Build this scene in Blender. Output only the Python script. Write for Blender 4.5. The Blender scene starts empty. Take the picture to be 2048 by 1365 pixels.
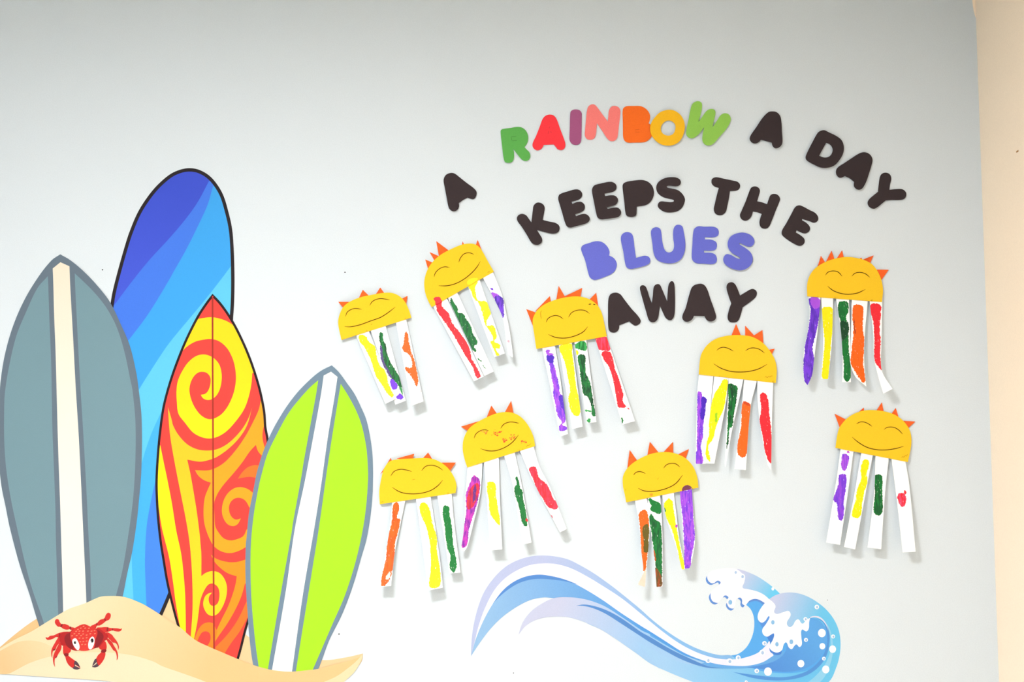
import bpy, math, random
import numpy as np
from mathutils import Vector
from mathutils.geometry import delaunay_2d_cdt

random.seed(7)
scene = bpy.context.scene

# ------------------------------------------------------------------ camera
F_PX = 2500.0                 # focal length for a 2048 px wide frame
CAM_D, CAM_Z = 3.2, 1.45      # distance from the decorated wall, eye height
PITCH = math.radians(5.22)
cam_data = bpy.data.cameras.new('camera')
cam_data.sensor_fit = 'HORIZONTAL'
cam_data.sensor_width = 36.0
cam_data.lens = 36.0 * F_PX / 2048.0
cam_data.clip_start = 0.05
cam = bpy.data.objects.new('camera', cam_data)
scene.collection.objects.link(cam)
cam.location = (0.0, -CAM_D, CAM_Z)
cam.rotation_euler = (math.radians(90) + PITCH, 0.0, 0.0)
scene.camera = cam

# ------------------------------------------------------------------ light and exposure
world = bpy.data.worlds.new('world')
scene.world = world
world.use_nodes = True
world.node_tree.nodes['Background'].inputs[0].default_value = (0.9, 0.95, 1.0, 1)
world.node_tree.nodes['Background'].inputs[1].default_value = 0.3
vs = scene.view_settings
vs.view_transform = 'Standard'
vs.look = 'None'
vs.gamma = 1.0
vs.use_curve_mapping = False
vs.exposure = 0.0
CEIL = 2.745
PANEL_POWER = 137.0             # emission of the ceiling light diffusers
PANELS = [(-0.55, -2.1), (-0.55, -4.5)]
CORNER_X = 1.2215

# ------------------------------------------------------------------ geometry helpers
CT, ST = math.cos(PITCH), math.sin(PITCH)

def P(px, py, w=0.0):
    """photo pixel -> point standing w metres in front of the decorated wall (y = 0)"""
    u = (px - 1024.0) / F_PX
    v = (682.5 - py) / F_PX
    dy = CT - v * ST
    dz = ST + v * CT
    t = (CAM_D - w) / dy
    return Vector((u * t, -w, CAM_Z + dz * t))

def Z(x0, y0, s):
    """reader for outlines traced on an enlarged view; '!' marks a corner"""
    def rd(txt):
        out = []
        for tok in txt.split():
            c = tok.endswith('!')
            a, b = tok.rstrip('!').split(',')
            out.append((x0 + float(a) / s, y0 + float(b) / s, c))
        return out
    return rd

PX = Z(0, 0, 1.0)

def smooth(pts, closed=True, step=3.0):
    n = len(pts)
    p = [np.array(q[:2], float) for q in pts]
    c = [q[2] for q in pts]
    out = []
    segs = n if closed else n - 1
    def tan(i):
        if closed:
            a, b = p[(i - 1) % n], p[(i + 1) % n]
        else:
            a, b = p[max(i - 1, 0)], p[min(i + 1, n - 1)]
        d = b - a
        l = np.linalg.norm(d)
        return d / l if l > 1e-9 else d
    for i in range(segs):
        j = (i + 1) % n
        a, b = p[i], p[j]
        L = np.linalg.norm(b - a)
        if L < 1e-6:
            continue
        ch = (b - a) / L
        ti = ch if c[i] or (not closed and i == 0) else tan(i)
        tj = ch if c[j] or (not closed and j == n - 1) else tan(j)
        k = max(1, int(math.ceil(L / step)))
        for m in range(k):
            s = m / k
            h1 = 2*s**3 - 3*s**2 + 1; h2 = s**3 - 2*s**2 + s
            h3 = -2*s**3 + 3*s**2; h4 = s**3 - s**2
            out.append(h1*a + h2*L*ti + h3*b + h4*L*tj)
    if not closed:
        out.append(p[-1])
    return [(q[0], q[1]) for q in out]

def ribbon(pts, width, taper=True, step=3.0):
    c = smooth(pts, closed=False, step=step)
    n = len(c)
    a, b = [], []
    for i in range(n):
        q0, q1 = np.array(c[max(i-1, 0)]), np.array(c[min(i+1, n-1)])
        d = q1 - q0
        d /= max(np.linalg.norm(d), 1e-9)
        nn = np.array((-d[1], d[0]))
        e = min(i, n-1-i) / max(n-1, 1)
        w = width * 0.5 * (min(1.0, 0.35 + 5*e) if taper else 1.0)
        a.append(tuple(np.array(c[i]) + nn*w)); b.append(tuple(np.array(c[i]) - nn*w))
    return a + b[::-1]

def ellipse(cx, cy, rx, ry, n=24, rot=0.0):
    o = []
    for i in range(n):
        t = 2*math.pi*i/n
        x, y = rx*math.cos(t), ry*math.sin(t)
        o.append((cx + x*math.cos(rot) - y*math.sin(rot), cy + x*math.sin(rot) + y*math.cos(rot)))
    return o

def ragged(poly, amp):
    return [(x + random.uniform(-amp, amp), y + random.uniform(-amp, amp)) for x, y in poly]

def inside(pts, polys):
    """even-odd test of points against a list of rings"""
    res = np.zeros(len(pts), bool)
    x, y = pts[:, 0], pts[:, 1]
    for poly in polys:
        q = np.array(poly)
        r = np.roll(q, -1, axis=0)
        for (x1, y1), (x2, y2) in zip(q, r):
            if y1 == y2:
                continue
            cond = (y1 > y) != (y2 > y)
            xi = (x2 - x1) * (y - y1) / (y2 - y1) + x1
            res ^= cond & (x < xi)
    return res

def tess(rings, clips=(), grid=0):
    vs2, es = [], []
    for ring in list(rings) + list(clips):
        b = len(vs2)
        vs2 += [Vector(q) for q in ring]
        es += [(b + i, b + (i + 1) % len(ring)) for i in range(len(ring))]
    if grid:
        a = np.array(rings[0])
        lo, hi = a.min(0), a.max(0)
        g = np.array([(x + (grid/2 if k % 2 else 0), y)
                      for k, y in enumerate(np.arange(lo[1] + grid*.6, hi[1], grid*.87))
                      for x in np.arange(lo[0] + grid*.6, hi[0], grid)])
        if len(g):
            g = g[inside(g, rings)]
            vs2 += [Vector(q) for q in g]
    v, e, f, _, _, _ = delaunay_2d_cdt(vs2, es, [], 0, 1e-4)
    v = np.array([tuple(q) for q in v])
    f = np.array([t for t in f if len(t) == 3], int)
    cen = v[f].mean(1)
    ok = inside(cen, rings)
    for c in clips:
        ok &= inside(cen, [c])
    return v, f[ok]

def sheet_mesh(name, rings, depth, thick, origin, clips=(), grid=0):
    """a sheet with its own thickness; depth(px,py) = standoff of its back from the wall"""
    v, f = tess(rings, clips, grid)
    used = np.unique(f)
    idx = {int(u): i for i, u in enumerate(used)}
    n = len(used)
    back = [P(v[u][0], v[u][1], depth(v[u][0], v[u][1])) - origin for u in used]
    front = [b + Vector((0, -thick, 0)) for b in back]
    faces, smooth_n = [], 0
    edge = {}
    for t in f:
        a, b, c = (idx[int(q)] for q in t)
        A, B, C = v[t[0]], v[t[1]], v[t[2]]
        if (B[0]-A[0])*(C[1]-A[1]) - (B[1]-A[1])*(C[0]-A[0]) > 0:   # pixel y runs down
            b, c = c, b
        faces.append((a, b, c))                 # front
        for p, q in ((a, b), (b, c), (c, a)):
            edge[(p, q)] = edge.get((p, q), 0) + 1
    nf = len(faces)
    faces += [(c + n, b + n, a + n) for a, b, c in faces[:nf]]
    verts = front + back
    for (p, q) in list(edge):
        if (q, p) not in edge:
            k = len(verts)
            verts += [front[p], front[q], back[q], back[p]]
            faces.append((k + 3, k + 2, k + 1, k))
    me = bpy.data.meshes.new(name)
    me.from_pydata([tuple(q) for q in verts], [], faces)
    sm = np.zeros(len(faces), bool); sm[:2*nf] = True
    me.polygons.foreach_set('use_smooth', sm)
    me.update()
    return me

def new_obj(name, me, mat, parent=None, loc=None):
    o = bpy.data.objects.new(name, me)
    scene.collection.objects.link(o)
    if me is not None and mat is not None:
        me.materials.append(mat)
    if parent is not None:
        o.parent = parent
    if loc is not None:
        o.location = loc
    return o

def tag(o, label, cat, group=None):
    o['label'] = label
    o['category'] = cat
    if group:
        o['group'] = group
    return o

def thing(name, loc, label, cat, group=None):
    return tag(new_obj(name, None, None, loc=loc), label, cat, group)

def box_obj(name, lo, hi, mat, parent=None, kind=None):
    x0, y0, z0 = lo; x1, y1, z1 = hi
    v = [(x0,y0,z0),(x1,y0,z0),(x1,y1,z0),(x0,y1,z0),(x0,y0,z1),(x1,y0,z1),(x1,y1,z1),(x0,y1,z1)]
    f = [(0,3,2,1),(4,5,6,7),(0,1,5,4),(1,2,6,5),(2,3,7,6),(3,0,4,7)]
    me = bpy.data.meshes.new(name)
    me.from_pydata(v, [], f); me.update()
    o = new_obj(name, me, mat, parent)
    if kind:
        o['kind'] = kind
    return o

# ------------------------------------------------------------------ materials
def lin(h, k=1.0):
    h = h.lstrip('#')
    r = []
    for i in (0, 2, 4):
        c = int(h[i:i+2], 16) / 255
        c = c / 12.92 if c <= 0.04045 else ((c + 0.055) / 1.055) ** 2.4
        r.append(min(c * k, 0.95))
    return tuple(r) + (1.0,)

ALB = 0.80      # reflectance of a surface that reads as full white in the photo
_mats = {}

def material(name, hexa, rough=0.85, spec=0.1, mottle=0.05, mscale=160.0, hex2=None, stretch=None,
             grad=None, bump=0.0, k=ALB, dry=0.0):
    key = (name, hexa, rough, spec, mottle, mscale, hex2, stretch, grad, bump, k, dry)
    if key in _mats:
        return _mats[key]
    m = bpy.data.materials.new(name)
    m.use_nodes = True
    nt = m.node_tree
    b = nt.nodes['Principled BSDF']
    b.inputs['Roughness'].default_value = rough
    b.inputs['Specular IOR Level'].default_value = spec
    tc = nt.nodes.new('ShaderNodeTexCoord')
    mp = nt.nodes.new('ShaderNodeMapping')
    nt.links.new(tc.outputs['Object'], mp.inputs['Vector'])
    if stretch:
        mp.inputs['Scale'].default_value = stretch
    nz = nt.nodes.new('ShaderNodeTexNoise')
    nz.inputs['Scale'].default_value = mscale
    nz.inputs['Detail'].default_value = 4.0
    nt.links.new(mp.outputs[0], nz.inputs['Vector'])
    c1 = lin(hexa, k)
    if grad:
        h2, p1, p2 = grad
        sub = nt.nodes.new('ShaderNodeVectorMath'); sub.operation = 'SUBTRACT'
        nt.links.new(tc.outputs['Object'], sub.inputs[0]); sub.inputs[1].default_value = p1
        d = Vector(p2) - Vector(p1)
        dot = nt.nodes.new('ShaderNodeVectorMath'); dot.operation = 'DOT_PRODUCT'
        nt.links.new(sub.outputs[0], dot.inputs[0]); dot.inputs[1].default_value = d / d.length_squared
        mx = nt.nodes.new('ShaderNodeMix'); mx.data_type = 'RGBA'; mx.clamp_factor = True
        nt.links.new(dot.outputs['Value'], mx.inputs[0])
        mx.inputs[6].default_value = c1
        mx.inputs[7].default_value = lin(h2, k)
        base = mx.outputs[2]
    elif hex2:
        rp = nt.nodes.new('ShaderNodeValToRGB')
        rp.color_ramp.elements[0].position = 0.40; rp.color_ramp.elements[0].color = lin(hex2, k)
        rp.color_ramp.elements[1].position = 0.58; rp.color_ramp.elements[1].color = c1
        nt.links.new(nz.outputs['Fac'], rp.inputs[0])
        base = rp.outputs[0]
    else:
        rgb = nt.nodes.new('ShaderNodeRGB'); rgb.outputs[0].default_value = c1
        base = rgb.outputs[0]
    if dry:                                   # bristle gaps where the card shows through
        gap = nt.nodes.new('ShaderNodeTexNoise')
        gap.inputs['Scale'].default_value = 190.0; gap.inputs['Detail'].default_value = 2.0
        nt.links.new(mp.outputs[0], gap.inputs['Vector'])
        rg = nt.nodes.new('ShaderNodeValToRGB')
        rg.color_ramp.elements[0].position = 0.70 - dry; rg.color_ramp.elements[1].position = 0.76 - dry
        nt.links.new(gap.outputs['Fac'], rg.inputs[0])
        mg = nt.nodes.new('ShaderNodeMix'); mg.data_type = 'RGBA'
        nt.links.new(rg.outputs[0], mg.inputs[0]); nt.links.new(base, mg.inputs[6])
        mg.inputs[7].default_value = (0.82, 0.82, 0.82, 1)
        base = mg.outputs[2]
    mr = nt.nodes.new('ShaderNodeMapRange')
    mr.inputs['From Min'].default_value = 0.25; mr.inputs['From Max'].default_value = 0.75
    mr.inputs['To Min'].default_value = 1 - mottle; mr.inputs['To Max'].default_value = 1 + mottle
    fine = nt.nodes.new('ShaderNodeTexNoise')
    fine.inputs['Scale'].default_value = mscale * 2.3; fine.inputs['Detail'].default_value = 3.0
    nt.links.new(tc.outputs['Object'], fine.inputs['Vector'])
    nt.links.new(fine.outputs['Fac'], mr.inputs['Value'])
    sc = nt.nodes.new('ShaderNodeVectorMath'); sc.operation = 'SCALE'
    nt.links.new(base, sc.inputs[0]); nt.links.new(mr.outputs[0], sc.inputs['Scale'])
    nt.links.new(sc.outputs[0], b.inputs['Base Color'])
    if bump:
        bp = nt.nodes.new('ShaderNodeBump')
        bp.inputs['Strength'].default_value = bump; bp.inputs['Distance'].default_value = 0.002
        nt.links.new(nz.outputs['Fac'], bp.inputs['Height'])
        nt.links.new(bp.outputs[0], b.inputs['Normal'])
    _mats[key] = m
    return m

def vinyl(hexa, grad=None):
    return material('printed_vinyl', hexa, rough=0.6, spec=0.15, mottle=0.03, mscale=220, grad=grad,
                    k=0.80 if min(int(hexa[i:i+2], 16) for i in (1, 3, 5)) > 0xe8 else 0.70)

def paper(hexa):
    return material('construction_paper', hexa, rough=0.95, spec=0.05, mottle=0.06, mscale=260, bump=0.05)

def paint(hexa, hex2=None):
    return material('poster_paint', hexa, rough=0.55, spec=0.25, mottle=0.05, mscale=70, hex2=hex2,
                    stretch=(3.0, 3.0, 0.5), bump=0.25, k=0.76, dry=0.001)

# ------------------------------------------------------------------ the room
m_wall = material('pale_blue_wall_paint', '#eaf3fa', rough=0.8, spec=0.08, mottle=0.035, mscale=170, bump=0.06, k=0.725)
m_peach = material('peach_wall_paint', '#ffebd2', rough=0.8, spec=0.08, mottle=0.035, mscale=170, bump=0.06, k=0.95)
m_ceil = material('ceiling_paint', '#f4f4ee', rough=0.9, mottle=0.03, mscale=40)
m_floor = material('vinyl_floor_tiles', '#ece9e2', rough=0.5, spec=0.3, mottle=0.06, mscale=8, k=0.85)
m_base = material('baseboard_paint', '#e8e4da', rough=0.5, spec=0.3, mottle=0.02)
XL, YF = -2.7, -5.8
wall_back = box_obj('wall_back', (XL, 0.0, 0.0), (CORNER_X, 0.1, CEIL), m_wall, kind='structure')
wall_right = box_obj('wall_right', (CORNER_X, YF, 0.0), (CORNER_X + 0.1, 0.1, CEIL), m_peach, kind='structure')
box_obj('wall_left', (XL - 0.1, YF, 0.0), (XL, 0.1, CEIL), m_wall, kind='structure')
box_obj('wall_front', (XL - 0.1, YF - 0.1, 0.0), (CORNER_X + 0.1, YF, CEIL), m_wall, kind='structure')
box_obj('floor', (XL - 0.1, YF - 0.1, -0.1), (CORNER_X + 0.1, 0.1, 0.0), m_floor, kind='structure')
box_obj('ceiling', (XL - 0.1, YF - 0.1, CEIL), (CORNER_X + 0.1, 0.1, CEIL + 0.1), m_ceil, kind='structure')
box_obj('baseboard_back', (XL, -0.012, 0.0), (CORNER_X - 0.012, 0.0, 0.1), m_base, kind='structure')
box_obj('baseboard_right', (CORNER_X - 0.012, YF, 0.0), (CORNER_X, 0.0, 0.1), m_base, kind='structure')

# peach paint that strays onto the blue wall along the corner, widest under the ceiling
rd = PX
me = sheet_mesh('stray_paint', [smooth(rd('1943,-30! 1944.5,0 1946,14 1949,28 1952,37! 1953,60 1957,90! 1957,-30!'))],
                lambda x, y: 0.0002, 0.0003, Vector((0, 0, 0)))
new_obj('stray_paint', me, m_peach, wall_back)
m_dirt = material('dark_speck', '#3a3a40', mottle=0.1)
for (x, y, r) in ((690, 545, 1.3), (205, 540, 1.4), (678, 1269, 1.5), (1655, 1201, 0.8), (1027, 1347, 1.0), (648, 1209, 0.8)):
    me = sheet_mesh('speck', [ellipse(x, y, r, r, 8)], lambda a, b: 0.0002, 0.0004, Vector((0, 0, 0)))
    new_obj('speck', me, m_dirt, wall_back)
# speck on the peach wall: intersect its sight line with the wall plane x = CORNER_X
def on_right(px, py):
    q = P(px, py); c = Vector((0, -CAM_D, CAM_Z)); d = q - c
    return c + d * (CORNER_X / d.x)
q = on_right(2035, 303)
box_obj('speck', (q.x - 0.0006, q.y - 0.006, q.z - 0.002), (q.x - 0.0001, q.y + 0.006, q.z + 0.002),
        material('brown_speck', '#b98550', mottle=0.1), wall_right)

# ------------------------------------------------------------------ ceiling lights
m_frame = material('light_frame', '#eeeeee', rough=0.5, spec=0.3, mottle=0.0)
m_diff = bpy.data.materials.new('light_diffuser')
m_diff.use_nodes = True
b = m_diff.node_tree.nodes['Principled BSDF']
b.inputs['Base Color'].default_value = (0.9, 0.9, 0.9, 1)
b.inputs['Emission Color'].default_value = (1.0, 0.995, 0.99, 1)
b.inputs['Emission Strength'].default_value = PANEL_POWER
LIGHT_LABELS = ['flat ceiling light panel closest to the decorated wall', 'flat ceiling light panel at the far end of the room']
for (x, y), lab in zip(PANELS, LIGHT_LABELS):
    t = thing('ceiling_light', (x, y, CEIL), lab, 'ceiling light', 'ceiling light panels')
    hw, hd = 0.26, 0.20
    box_obj('frame', (-hw-0.03, -hd-0.03, -0.03), (hw+0.03, -hd, 0.0), m_frame, t)
    box_obj('frame', (-hw-0.03, hd, -0.03), (hw+0.03, hd+0.03, 0.0), m_frame, t)
    box_obj('frame', (-hw-0.03, -hd, -0.03), (-hw, hd, 0.0), m_frame, t)
    box_obj('frame', (hw, -hd, -0.03), (hw+0.03, hd, 0.0), m_frame, t)
    box_obj('diffuser', (-hw, -hd, -0.02), (hw, hd, -0.005), m_diff, t)

# ------------------------------------------------------------------ printed wall decals
LAYER = 0.00008

class Decal:
    def __init__(self, name, label, base_px, base, cat='wall decal', group=None):
        self.o = P(*base_px)
        self.root = thing(name, self.o, label, cat, group)
        self.base = base
    def add(self, part, ring, hexa, layer, clips=(), holes=(), grad=None, parent=None, label=None):
        w = self.base + layer * LAYER
        rings = [ring] + list(holes)
        me = sheet_mesh(part, rings, lambda x, y: w, LAYER * 0.8, self.o, clips)
        g = None
        if grad:
            h2, a, b = grad
            g = (h2, tuple(round(q, 4) for q in (P(*a) - self.o)), tuple(round(q, 4) for q in (P(*b) - self.o)))
        o = new_obj(part, me, vinyl(hexa, g), parent or self.root)
        if label:
            o['label'] = label
        return o

def chain(*parts):
    out = []
    for p in parts:
        out += p
    return out

GRP = 'surfboard decals standing in the sand'
# ---- sand behind the boards -------------------------------------------------
sand = Decal('sand_decal', 'printed mound of beige sand at the foot of the surfboards', (330, 1372), 0.0002)
sand.add('back_dune', smooth(PX('-45,1340! -20,1312 0,1295 32,1268 66,1243 110,1218 170,1195 250,1184 345,1188 430,1225 494,1272 505,1280 560,1310 648,1321 690,1316 726,1308! 724,1322 715,1335 697,1352 687,1365! 640,1372! 400,1364! 100,1346! -45,1340!')),
         '#f2c88e', 0, grad=('#f6d6a4', (30, 1290), (330, 1220)))

# ---- blue board ---------------------------------------------------------------
B1, C1 = Z(200, 320, 5.1125), Z(200, 560, 4.55)
D1, D2, D3 = Z(280, 560, 4.55), Z(280, 820, 4.55), Z(280, 1065, 4.55)
G1, G2, G3 = Z(0, 500, 4.55), Z(0, 780, 4.55), Z(0, 1000, 4.874)
blue = Decal('surfboard_decal', 'tall blue surfboard decal with rounded nose and slanting stripes of four blues', (290, 1290), 0.0004, group=GRP)
blue_out = smooth(chain(B1('920,85 1010,100 1110,155 1190,240 1260,360 1310,520 1350,700 1367,900 1375,1150 1375,1340'),
                        PX('468,612 466,641 462,720 450,820 430,920 400,1030 372,1115 339.5,1197 324,1233 310,1262 300,1285 275,1290 258,1270 240,1210 218,1100 203,950 199,820 205,700'),
                        PX('221,608 224.5,587'), B1('165,1200 240,930 300,740 390,530 500,360 600,245 720,145 830,97')))
def inset(poly, d):
    n = len(poly)
    q = [np.array(p) for p in poly]
    area = sum(q[i][0]*q[(i+1) % n][1] - q[(i+1) % n][0]*q[i][1] for i in range(n))
    s = 1.0 if area > 0 else -1.0
    out = []
    for i in range(n):
        t = q[(i+1) % n] - q[i-1]
        t = t / max(np.linalg.norm(t), 1e-9)
        out.append(tuple(q[i] + s * d * np.array((-t[1], t[0]))))
    return out
blue.add('rim', blue_out, '#2a2226', 0, label='black outline')
blue_in = inset(blue_out, 6.9)
blue.add('stripe', blue_in, '#4258dc', 1, grad=('#4a60e6', (340, 380), (250, 590)))
blue.add('stripe', smooth(chain(B1('1160,130! 1105,235! 1000,430 880,600 720,790 500,1030 330,1240'), C1('120,240 40,330!'), PX('150,1300! 520,1300! 520,340!'))), '#4a83f8', 2, clips=[blue_in])
blue.add('stripe', smooth(chain(B1('1200,130! 1150,290! 1100,460 1000,680 880,920 750,1150'), C1('630,0 440,310 260,550 150,680!'), PX('150,1300! 520,1300! 520,340!'))), '#42aefd', 3, clips=[blue_in])
blue.add('stripe', smooth(chain(B1('1420,990! 1340,1085! 1240,1220'), C1('950,190 800,370 620,590 480,800 355,1000 250,1200!'), PX('150,1300! 520,1300! 520,500!'))), '#67d2fe', 4, clips=[blue_in])
blue.add('stripe', smooth(PX('370,750! 335,800 323,824 306,860 293,895 284,925 270,980 264,1060 263.6,1115 264.7,1154 267,1201 270,1300! 520,1300! 520,750!')), '#4abafd', 5, clips=[blue_in])
blue.add('stripe', smooth(PX('335,860! 311,961 300,1013 293,1057 290,1120 291,1165 293,1213 298,1300! 520,1300! 520,860!')), '#4a8ef8', 6, clips=[blue_in])

# ---- red swirl board ----------------------------------------------------------
red = Decal('surfboard_decal', 'red surfboard decal with yellow and orange swirls and a dark centre line', (425, 1360), 0.0011, group=GRP)
red_out = smooth(chain(D1('660,127! 730,200 800,295 870,410 940,550 1000,690 1050,830 1100,1000 1140,1200'),
                       PX('533,855 537,877 543,930 545,980 542,1050 530,1135 515,1195 495,1254 478,1318 460,1362! 398,1362!'),
                       PX('385,1332 370,1295 354.7,1254'), D3('280,640 235,440 200,230'), D2('180,1220 160,1050 148,900 140,720 142,580 155,380 170,220'),
                       D1('200,1180 235,1030 280,880 330,740 390,590 460,440 530,310 600,205')))
red_in = inset(red_out, 4.8)
red.add('rim', red_out, '#2a1a1e', 0, label='black outline')
red.add('panel', red_in, '#fd4a42', 1, clips=[red_out])
Yc, Yd, O1c, O2c = '#ffe41c', '#ffd02c', '#ffae28', '#ff7e30'
red.add('swirl', smooth(chain(D1('500,362! 580,347 650,341 720,352 790,377 860,418! 950,430! 1150,840! 1022,850! 1012,960 985,1080 945,1183'),
                              D2('880,95 800,185 720,240 640,262 560,250 480,205 410,120'), D1('350,1220 335,1110 332,1010 345,920 385,830 440,750 510,695 580,680 640,695 690,730 725,780 742,850 742,920 725,1000 690,1060 640,1092 600,1092 570,1075 553,1047! 590,1040 620,1010 640,950 640,890 610,850 570,838 530,845 490,880 460,940 450,1010 470,1100 510,1180 570,1245 640,1270 720,1240 780,1180 830,1090 860,1000 873,900 865,800 840,710 790,620 720,560 650,540 580,545 500,565 420,615 365,675! 300,600! 420,360!'))),
        Yc, 2, clips=[red_in], grad=('#fff01c', (425, 700), (425, 860)))
red.add('swirl', smooth(chain(D1('255,1160! 290,1280'), D2('300,140 350,230 430,315 520,360 610,372 700,360 790,315 870,245 940,160 990,70'), D1('1020,1163!'),
                              D2('975,140 900,260 800,360 690,435 600,465 540,473 430,455! 460,590 490,760 520,950 545,1150'), D3('550,100 558,200 558,400! 600,370 660,355 720,370 765,420 790,490 788,570 765,650 720,730 670,762 620,750 585,700 575,650 590,590 620,560 657,550! 632,580 625,620 640,660 670,672 705,650 722,600 720,530 700,490 660,468 620,480 580,540 550,620 535,720 520,830 490,980! 462,950! 478,700 475,420 460,180'),
                              D2('440,1130 410,960 370,760 330,560 290,340 270,200 258,50'))),
        Yd, 2, clips=[red_in], grad=('#ffdf28', (380, 920), (400, 1150)))
red.add('swirl', smooth(chain(D2('185,325! 210,450 250,640 290,850 330,1100'), D3('375,200 400,420 412,600 418,960! 370,900! 325,640 300,450 265,230'), D2('200,1080 170,890! 90,850! 100,330!'))), '#fff21c', 2, clips=[red_in])
red.add('swirl', smooth(chain(D1('1100,1095!'), D2('1080,0 1030,110 960,240 870,370 780,470 700,525 620,552 500,550! 530,600 580,640 645,665! 620,720 590,800 578,920 585,1030 610,1120 650,1210 680,1250 740,1290 820,1306 900,1285 965,1250! 1080,1180! 1050,1060! 970,1090! 940,1150 880,1180 820,1190 760,1170 710,1110 685,1060 678,960 675,850 690,800 720,740 780,660 850,580 930,480 1000,380 1055,320! 1070,370 1095,405 1112,418! 1180,400! 1140,365! 1115,260 1120,180 1145,100! 1250,60! 1180,-150!'))), O1c, 2, clips=[red_in])
red.add('swirl', smooth(D2('890,628! 930,570 980,525 1040,505 1085,508! 1160,520! 1120,640! 1055,620! 1000,612 940,618')), O2c, 2, clips=[red_in])
red.add('swirl', smooth(D2('1060,775! 1020,750! 980,722 920,705 860,715 800,760 760,830 745,920 760,990 800,1045 850,1060 890,1040 918,990! 870,1000 830,970 810,910 820,850 860,810 910,803 960,830 995,890! 1060,930!')), O1c, 2, clips=[red_in])
red.add('swirl', smooth(D3('645,205! 700,245 800,272 880,272 960,250! 1060,240! 1030,430! 955,470! 920,590 860,720 790,840 720,940 680,1000! 672,960! 690,910 740,800 800,680 845,560 870,470 880,402! 800,375 730,325 675,265')), '#ff9e26', 2, clips=[red_in])
red.add('swirl', smooth(D3('490,990! 530,890 570,840 620,822 665,832 690,880 705,905! 690,960 680,1020 680,1070! 600,1055! 638,990 638,930 610,905 570,910 540,950 520,1000!')), '#ff8c28', 3, clips=[red_in])
red.add('swirl', smooth(D3('1060,480! 965,640! 910,760 850,860 780,950 685,1050! 690,1095! 760,1120! 830,1010 900,915 950,830 1060,620!')), O2c, 2, clips=[red_in])
red.add('centre_line', ribbon(chain(D1('660,160! 661,800! 664,1300!'), D3('668,200! 674,1070! 674,1200!')), 3.4, taper=False), '#b0382c', 4)

# ---- grey board ---------------------------------------------------------------
grey = Decal('surfboard_decal', 'grey surfboard decal with a cream stripe down the middle', (155, 1270), 0.0016, group=GRP)
grey_out = smooth(chain(G1('548,41! 640,95 760,195 880,320 1000,475 1100,680 1180,870 1240,1120'), G2('1262,0 1285,200 1292,400 1290,600 1283,800 1265,1000'),
                        G3('1335,200 1290,500 1240,720 1205,900 1170,1050 1120,1240 1090,1300! 430,1330! 385,1240 290,930 190,630 95,270'), G2('50,1060 15,890 -12,650 -22,450 -20,250'), G1('10,1160 50,930 120,690 220,460 350,245 470,95')))
grey.add('rim', grey_out, '#6f7f8e', 0)
grey.add('panel', smooth(chain(G1('435,240! 440,350 450,650 465,1000'), G2('472,100 475,300 490,700 505,1100'), G3('545,400 555,700 568,1150 570,1310! 455,1310! 420,1180 310,860 240,600 160,250'), G2('100,1000 60,750 40,500 38,200'), G1('45,1300 85,1050 150,780 240,560 340,350'))), '#7fa0ac', 1, clips=[grey_out])
grey.add('panel', smooth(chain(G1('680,215! 740,270 860,390 970,530 1060,700 1130,920 1190,1200'), G2('1205,0 1230,250 1235,500 1225,800 1205,1050'), G3('1250,350 1195,680 1135,920 1060,1200 1040,1290! 900,1290! 890,960 880,650 860,300'), G2('793,1050 775,700 755,350'), G1('735,1300 715,950 700,650 685,350'))), '#7fa0ac', 1, clips=[grey_out])
grey.add('centre_stripe', smooth(chain(G1('480,170! 550,113! 632,150! 640,350 665,800'), G2('690,0 715,400 740,900'), G3('797,0 820,500 840,950 850,1300! 620,1300! 612,900 600,500 585,0'), G2('530,550 515,0'), G1('505,900 493,600 485,300'))), '#fff2dc', 2, grad=('#fffaf0', (125, 540), (140, 1000)), label='cream centre stripe')

# ---- green board --------------------------------------------------------------
N1, N2, N3 = Z(480, 700, 4.55), Z(480, 860, 4.55), Z(450, 1065, 4.55)
green = Decal('surfboard_decal', 'lime green surfboard decal with a white stripe and grey outline', (575, 1350), 0.0016, group=GRP)
green_out = smooth(chain(N1('835,142! 900,205 970,300 1040,400 1100,520 1150,640 1185,800 1205,960 1210,1100'), N2('1210,450 1205,600 1185,800 1150,1000'), N3('1240,230 1160,500 1060,760 950,980 850,1245 810,1310! 290,1300! 255,1205 220,940 205,730 190,500 185,300 190,100'),
                         N2('60,980 80,770 120,560'), N1('150,1130 200,960 255,820 330,670 430,510 530,380 650,260 740,190')))
green.add('rim', green_out, '#7b93a8', 0, label='blue grey outline')
green.add('panel', smooth(chain(N1('712,278! 690,420 640,690 580,1020'), N2('560,420 480,860'), N3('607,0 500,600 390,1250 380,1300! 320,1300! 305,1220 270,950 240,600 232,250'), N2('105,960 130,740 170,520'), N1('195,1140 250,950 340,760 440,580 540,450 640,340'))), '#b4ee2a', 1, clips=[green_out])
green.add('panel', smooth(chain(N1('917,310! 980,410 1050,540 1105,680 1145,860 1160,1000'), N2('1165,450 1145,720 1110,950'), N3('1180,300 1090,580 990,810 800,1250 775,1300! 640,1300! 700,920 760,550'), N2('720,880 790,380'), N1('840,780 890,470'))), '#b4ee2a', 1, clips=[green_out])
green.add('centre_stripe', smooth(chain(N1('762,235! 828,200! 887,247! 860,430 800,790'), N2('740,490 680,870'), N3('710,560 610,1265 605,1300! 420,1300! 550,560'), N2('500,900 590,470'), N1('660,830 735,420'))), '#fffdf4', 2, label='white centre stripe')

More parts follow.
